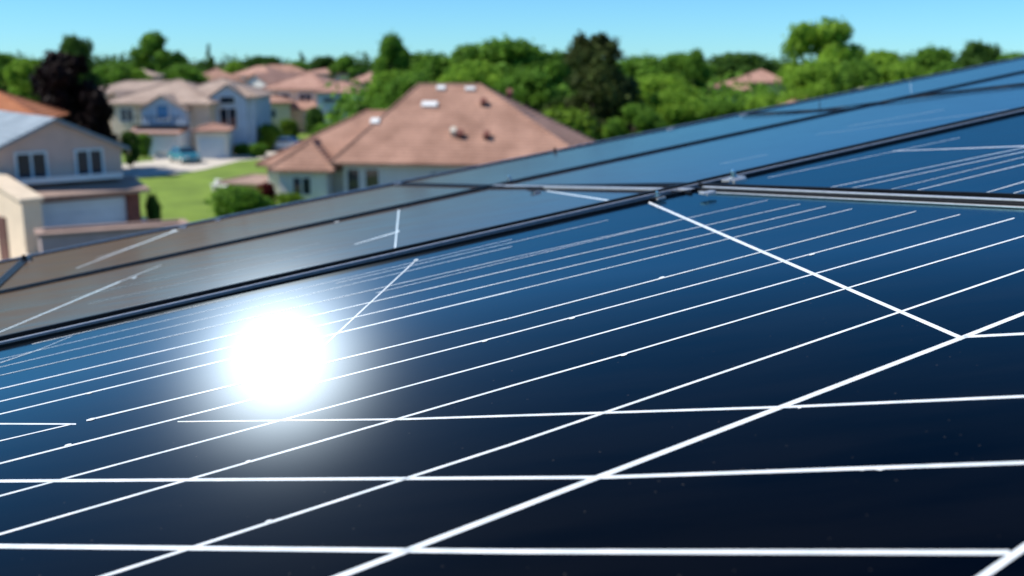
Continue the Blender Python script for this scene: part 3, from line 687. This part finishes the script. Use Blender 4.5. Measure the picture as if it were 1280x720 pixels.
# ------------------------------------------------------------------ trees
def leaves_mesh(name, lobes, n, size, seed, m, hard=.6):
    rg = np.random.default_rng(seed)
    wts = np.array([l[3]*l[4]*(l[5] if len(l) > 5 else l[3]) for l in lobes])**.67; wts /= wts.sum()
    idx = rg.choice(len(lobes), n, p=wts)
    L = np.array([(l[0], l[1], l[2], l[3], l[3], l[4]) for l in lobes])[idx]
    d = rg.normal(size=(n, 3)); d /= np.linalg.norm(d, axis=1)[:, None]
    ph = np.sin(d[:, 0]*5+idx)*np.sin(d[:, 1]*6+idx*2)+np.sin(d[:, 2]*7+idx*.7)*np.sin(d[:, 0]*9+idx*1.3)
    rr = (hard+(1-hard)*rg.random(n)**.6)*(1+.17*ph)*(1+.15*rg.normal(size=n))
    p = L[:, :3]+d*rr[:, None]*L[:, 3:6]
    nn = d+rg.normal(size=(n, 3))*.55; nn /= np.linalg.norm(nn, axis=1)[:, None]
    u = np.cross(nn, rg.normal(size=(n, 3))); u /= np.linalg.norm(u, axis=1)[:, None]; v = np.cross(nn, u)
    s = size*(.6+.8*rg.random(n))[:, None]
    q = np.stack([p-u*s, p+v*s*.55, p+u*s, p-v*s*.55], 1).reshape(-1, 3)
    me = bpy.data.meshes.new(name); me.vertices.add(4*n); me.vertices.foreach_set('co', q.ravel())
    me.loops.add(4*n); me.loops.foreach_set('vertex_index', np.arange(4*n)); me.polygons.add(n)
    me.polygons.foreach_set('loop_start', np.arange(0, 4*n, 4)); me.polygons.foreach_set('loop_total', np.full(n, 4))
    me.update(); me.validate(); me.materials.append(m); return me
# prototypes are in a unit frame: height 1, crown width 1 (scaled per tree)
def lobes_round(seed, k=30, z0=.16, z1=1.0, w=.5, r=(.12, .2), top=.55):
    rnd = random.Random(seed); out = []
    for i in range(k):
        z = z0+(z1-z0)*(i+.5)/k; t = (z-z0)/(z1-z0)
        wr = w*math.sin(math.pi*min(1, max(.0, t*.86+.1)))**top
        a = rnd.random()*6.28; q = rnd.uniform(.25, .95)*wr
        rad = rnd.uniform(*r); out.append((math.cos(a)*max(0, wr-rad*.9)*rnd.uniform(.5, 1.1), math.sin(a)*max(0, wr-rad*.9)*rnd.uniform(.5, 1.1), min(z, z1-rad*.8), rad, rad*rnd.uniform(.55, .8)))
    return out
def lobes_cone(seed, k=22, w=.5, p=.9):
    rnd = random.Random(seed); out = []
    for i in range(k):
        t = (i+.5)/k; z = .12+.86*t; wr = w*(1-t)**p+.04
        a = rnd.random()*6.28; rad = max(.05, wr*rnd.uniform(.35, .6)); q = max(0, wr-rad)
        out.append((math.cos(a)*q, math.sin(a)*q, z-.02, rad, rad*rnd.uniform(.3, .6)))
    return out
def trunk_mesh(seed, spread=.3, top=.7):
    rnd = random.Random(seed); mb = MB()
    mb.tube((0, 0, -.01), (0.01, 0, top*.5), .035, .024, 8); mb.tube((0.01, 0, top*.5), (0, .01, top), .024, .01, 7)
    for i in range(6):
        a = i*1.05+rnd.random(); z = top*(.35+.09*i)
        mb.tube((0, 0, z), (math.cos(a)*spread, math.sin(a)*spread, z+.2), .014, .005, 6)
    me = bpy.data.meshes.new('trunk'); me.from_pydata(mb.v, [], mb.f); me.materials.append(M['bark']); return me
protos = {}
def proto(kind):
    if kind in protos: return protos[kind]
    K = {
     'green1': (lobes_round(3), 13000, .027, 'leaf_green'), 'green2': (lobes_round(11, 34), 13000, .027, 'leaf_green'),
     'green3': (lobes_round(29, 30, r=(.09, .17)), 12000, .027, 'leaf_green'),
     'bright1': (lobes_round(5, 32), 13000, .027, 'leaf_bright'), 'bright2': (lobes_round(17, 28), 12000, .027, 'leaf_bright'),
     'airy': (lobes_round(41, 34, z0=.1, r=(.11, .17), w=.5, top=.35), 12000, .025, 'leaf_bright'),
     'dark1': (lobes_round(7, 30), 13000, .027, 'leaf_dark'), 'cone': (lobes_cone(9), 6000, .036, 'leaf_dark'),
     'cone2': (lobes_cone(19, 24, .5, .6), 7500, .034, 'leaf_green'),
     'pine': (lobes_round(23, 30, z0=.08, z1=.78, w=.5, r=(.12, .19), top=.5)+[(.1, .05, .8, .16, .12), (-.08, .02, .84, .15, .14), (.12, -.04, .88, .1, .1), (-.04, .0, .92, .08, .07), (.14, 0, .93, .06, .06)], 13000, .028, 'leaf_pine'),
     'purple': (lobes_round(31, 26, z0=.05), 11000, .036, 'leaf_purple'),
     'bush': (lobes_round(37, 12, z0=.1, r=(.26, .36), w=.5), 6000, .05, 'leaf_green'),
     'bushdark': (lobes_round(47, 12, z0=.1, r=(.26, .36), w=.5), 6000, .045, 'leaf_dark'),
     'lime': (lobes_round(43, 12, z0=.1, r=(.24, .34), w=.5), 5000, .05, 'leaf_lime'),
     'red': (lobes_round(53, 12, z0=.1, r=(.22, .3), w=.5), 4000, .05, 'leaf_red'),
    }[kind]
    me = leaves_mesh('crown', K[0], K[1], K[2], len(protos)+3, M[K[3]])
    tr = trunk_mesh(len(protos)); protos[kind] = (me, tr); return protos[kind]
rt = random.Random(99)
def tree(px, top, wpx, Y, kind, label, name='leafy_tree', cat='tree', group=None, base=None):
    h = CAMZ-(top-HOR)/F*Y*1.0
    wd = wpx/F*Y
    p = place(px, Y)
    o = thing(name, label, cat, p, rt.random()*6.28, group)
    me, tr = proto(kind)
    c = bpy.data.objects.new('foliage' if cat == 'shrub' else 'crown', me); C.objects.link(c); c.parent = o; c.scale = (wd, wd, h)
    t = bpy.data.objects.new('stem' if cat == 'shrub' else 'trunk', tr); C.objects.link(t); t.parent = o; t.scale = (min(wd, h), min(wd, h), h)
    return o
TL = 'trees behind the houses'
T = [
 (8, 66, 46, 210, 'green1', 'rounded green tree at the left edge of the skyline'),
 (45, 73, 60, 190, 'bright1', 'low bright green tree just left of the dark purple tree'),
 (104, 45, 54, 150, 'dark1', 'dark green tree rising above the dark purple tree'),
 (92, 66, 94, 90, 'purple', 'huge dark purple-leaved tree behind the tan gabled house'),
 (124, 112, 52, 87, 'purple', 'lower dark purple tree at the right corner of the tan gabled house'),
 (148, 78, 56, 185, 'green2', 'mid green tree right of the dark purple tree'),
 (204, 42, 62, 225, 'green3', 'tall broad tree standing out against the sky at the left'),
 (176, 86, 40, 190, 'bright2', 'small bright tree between the purple and the tall broad tree'),
 (232, 80, 60, 200, 'green1', 'green tree right below the tall broad tree'),
 (265, 54, 24, 240, 'cone', 'slim dark conical tree on the skyline at the left'),
 (296, 76, 34, 250, 'bright1', 'small yellowish tree right of the slim conical tree'),
 (330, 70, 60, 330, 'dark1', 'wide dark tree on the skyline above the pink roofs'),
 (378, 64, 26, 290, 'cone', 'small dark pointed tree on the skyline above the salmon roofs'),
 (372, 76, 40, 270, 'green2', 'green tree beneath the small dark pointed tree'),
 (408, 70, 40, 320, 'dark1', 'dark tree on the skyline right of the pointed tree'),
 (438, 70, 46, 240, 'green3', 'green tree above the pinkish roof beside the wood'),
 (490, 44, 42, 150, 'green2', 'tall narrow tree at the left end of the central wood'),
 (487, 88, 56, 135, 'bright1', 'bright leafy tree under the tall narrow tree'),
 (532, 66, 78, 150, 'green1', 'round green tree right of the tall narrow tree'),
 (580, 57, 76, 150, 'green3', 'green tree in the central wood left of the highest one'),
 (640, 50, 116, 150, 'green2', 'broad high tree in the central wood above the red roof ridge'),
 (590, 76, 84, 118, 'bright2', 'bright green tree directly behind the red roof ridge'),
 (520, 92, 76, 118, 'green1', 'dense tree behind the left slope of the red roof'),
 (660, 86, 84, 112, 'green3', 'dense green tree behind the right slope of the red roof'),
 (690, 64, 52, 150, 'green1', 'green tree in the gap left of the dark pine'),
 (742, 42, 122, 104, 'pine', 'dark brownish pine, tallest between red roof and right hand wood'),
 (700, 118, 46, 106, 'dark1', 'low dark tree between the bush tree and the dark pine'),
 (702, 132, 84, 86, 'lime', 'yellow-green bushy tree at the right foot of the red roof'),
 (776, 92, 60, 112, 'dark1', 'dark green tree just right of the dark pine'),
 (800, 70, 76, 150, 'green2', 'green skyline tree right of the dark pine'),
 (846, 66, 76, 160, 'green1', 'round skyline tree in the right hand wood'),
 (866, 62, 32, 150, 'green3', 'small round topped tree left of the blue glazed house'),
 (822, 92, 90, 118, 'bright1', 'bright tree in the front of the right hand wood'),
 (790, 128, 66, 96, 'green3', 'low green tree above the array edge right of the dark pine'),
 (838, 112, 80, 104, 'bright2', 'light green tree above the array edge left of the glazed house'),
 (900, 124, 66, 112, 'green2', 'green tree below the blue glazed house'),
 (952, 117, 56, 112, 'bright1', 'light tree below the distant salmon house at the right'),
 (925, 66, 90, 260, 'dark1', 'wide dark skyline tree above the blue glazed house'),
 (988, 80, 36, 170, 'green3', 'green tree left of the tallest right hand tree'),
 (1022, 27, 92, 130, 'airy', 'tallest light green tree at the right, sky showing through it'),
 (1018, 78, 74, 116, 'bright2', 'bushy light tree at the foot of the tallest right hand tree'),
 (1066, 76, 60, 122, 'green1', 'green tree right of the tallest tree'),
 (1100, 64, 64, 170, 'bright1', 'light skyline tree right of the tallest tree'),
 (1160, 60, 62, 175, 'green2', 'skyline tree left of the round dark tree at the right'),
 (1125, 78, 80, 122, 'bright2', 'light green tree above the array edge near the right'),
 (1216, 52, 64, 140, 'dark1', 'round dark tree near the right edge of the skyline'),
 (1180, 78, 60, 124, 'green3', 'green tree just left below the round dark tree'),
 (1262, 66, 70, 180, 'green1', 'last green tree at the right edge of the skyline'),
]
for px, top, wpx, Y, kind, lab in T:
    tree(px, top, wpx*(1.12 if kind in ('pine', 'cone', 'purple', 'dark1') or px < 470 else 1.28), Y, kind, lab, {'pine': 'pine_tree', 'cone': 'conifer'}.get(kind, 'leafy_tree'), 'tree', TL)
B = [
 (300, 229, 74, 62, 'bush', 'round clipped green bush on the lawn'),
 (334, 224, 34, 69, 'red', 'dark red shrub between the round bush and the white walls'),
 (362, 238, 40, 67, 'lime', 'light green shrub at the foot of the white walls'),
 (180, 164, 24, 103, 'green1', 'narrow green shrub left of the garage behind the lawn'),
 (165, 160, 26, 94, 'dark1', 'dark shrub beside the right corner of the tan gabled house'),
 (326, 138, 34, 126, 'bushdark', 'dark shrub right of the blue-grey fronted house'),
 (336, 152, 34, 112, 'lime', 'lime green shrub below the balcony house'),
 (362, 146, 26, 128, 'lime', 'small lime shrub next to the porch posts'),
 (410, 150, 40, 120, 'bush', 'shrub under the blue-grey walled house'),
 (312, 140, 26, 115, 'dark1', 'dark tall shrub at the right corner of the blue-grey front'),
 (395, 132, 26, 134, 'bushdark', 'dark shrub between balcony house and blue-grey walled house'),
 (455, 128, 40, 128, 'dark1', 'dark shrub beneath the pinkish roofed house'),
 (302, 176, 24, 107, 'bush', 'small green shrub on the verge right of the white garage'),
 (322, 176, 26, 105, 'bush', 'small green shrub on the verge, right one of the pair'),
 (345, 158, 20, 118, 'bush', 'small green shrub right behind the white cars'),
 (193, 240, 20, 56, 'bushdark', 'small dark shrub at the right side of the brick pillar'),
 (472, 148, 44, 110, 'dark1', 'dark shrub behind the left end of the red roof'),
]
for px, top, wpx, Y, kind, lab in B: tree(px, top, wpx*1.05, Y, kind, lab, 'garden_shrub', 'shrub', 'shrubs in the gardens')

# far wood along the horizon: one mass
rg = random.Random(4); lob = []
for i in range(360):
    x = -330+660*i/360*1.0+rg.uniform(-2, 2); Yd = 440+rg.uniform(-40, 60); hh = 9.5+rg.uniform(-3.0, 3.2)+2.0*math.sin(i*.11)*math.sin(i*.041)
    lob.append((x, Yd, hh-4.5, rg.uniform(4, 7), rg.uniform(3.4, 4.6))); lob.append((x+3, Yd-4, hh-9.0, 6, 5))
me = leaves_mesh('far_wood', lob, 60000, .95, 5, M['leaf_dark']); fw = bpy.data.objects.new('far_wood', me); C.objects.link(fw); tag(fw, 'dark green wood along the whole horizon', 'woods', None, 'stuff')
# low understorey between the houses and the wood
lob = []
for i in range(420):
    px = rg.uniform(440, 1300); Yd = rg.uniform(125, 260); p = place(px, Yd)
    lob.append((p.x, p.y, rg.uniform(1, 4.5), rg.uniform(3, 5), rg.uniform(2, 3.2)))
for i in range(160):
    px = rg.uniform(-20, 440); Yd = rg.uniform(255, 420); p = place(px, Yd)
    lob.append((p.x, p.y, rg.uniform(1, 4), rg.uniform(3, 5), rg.uniform(2, 3)))
me = leaves_mesh('undergrowth', lob, 50000, .6, 6, M['leaf_green']); fw = bpy.data.objects.new('undergrowth', me); C.objects.link(fw); tag(fw, 'green undergrowth filling the gaps between the trees', 'undergrowth', None, 'stuff')

S.cycles.max_bounces = 6; S.cycles.transparent_max_bounces = 6
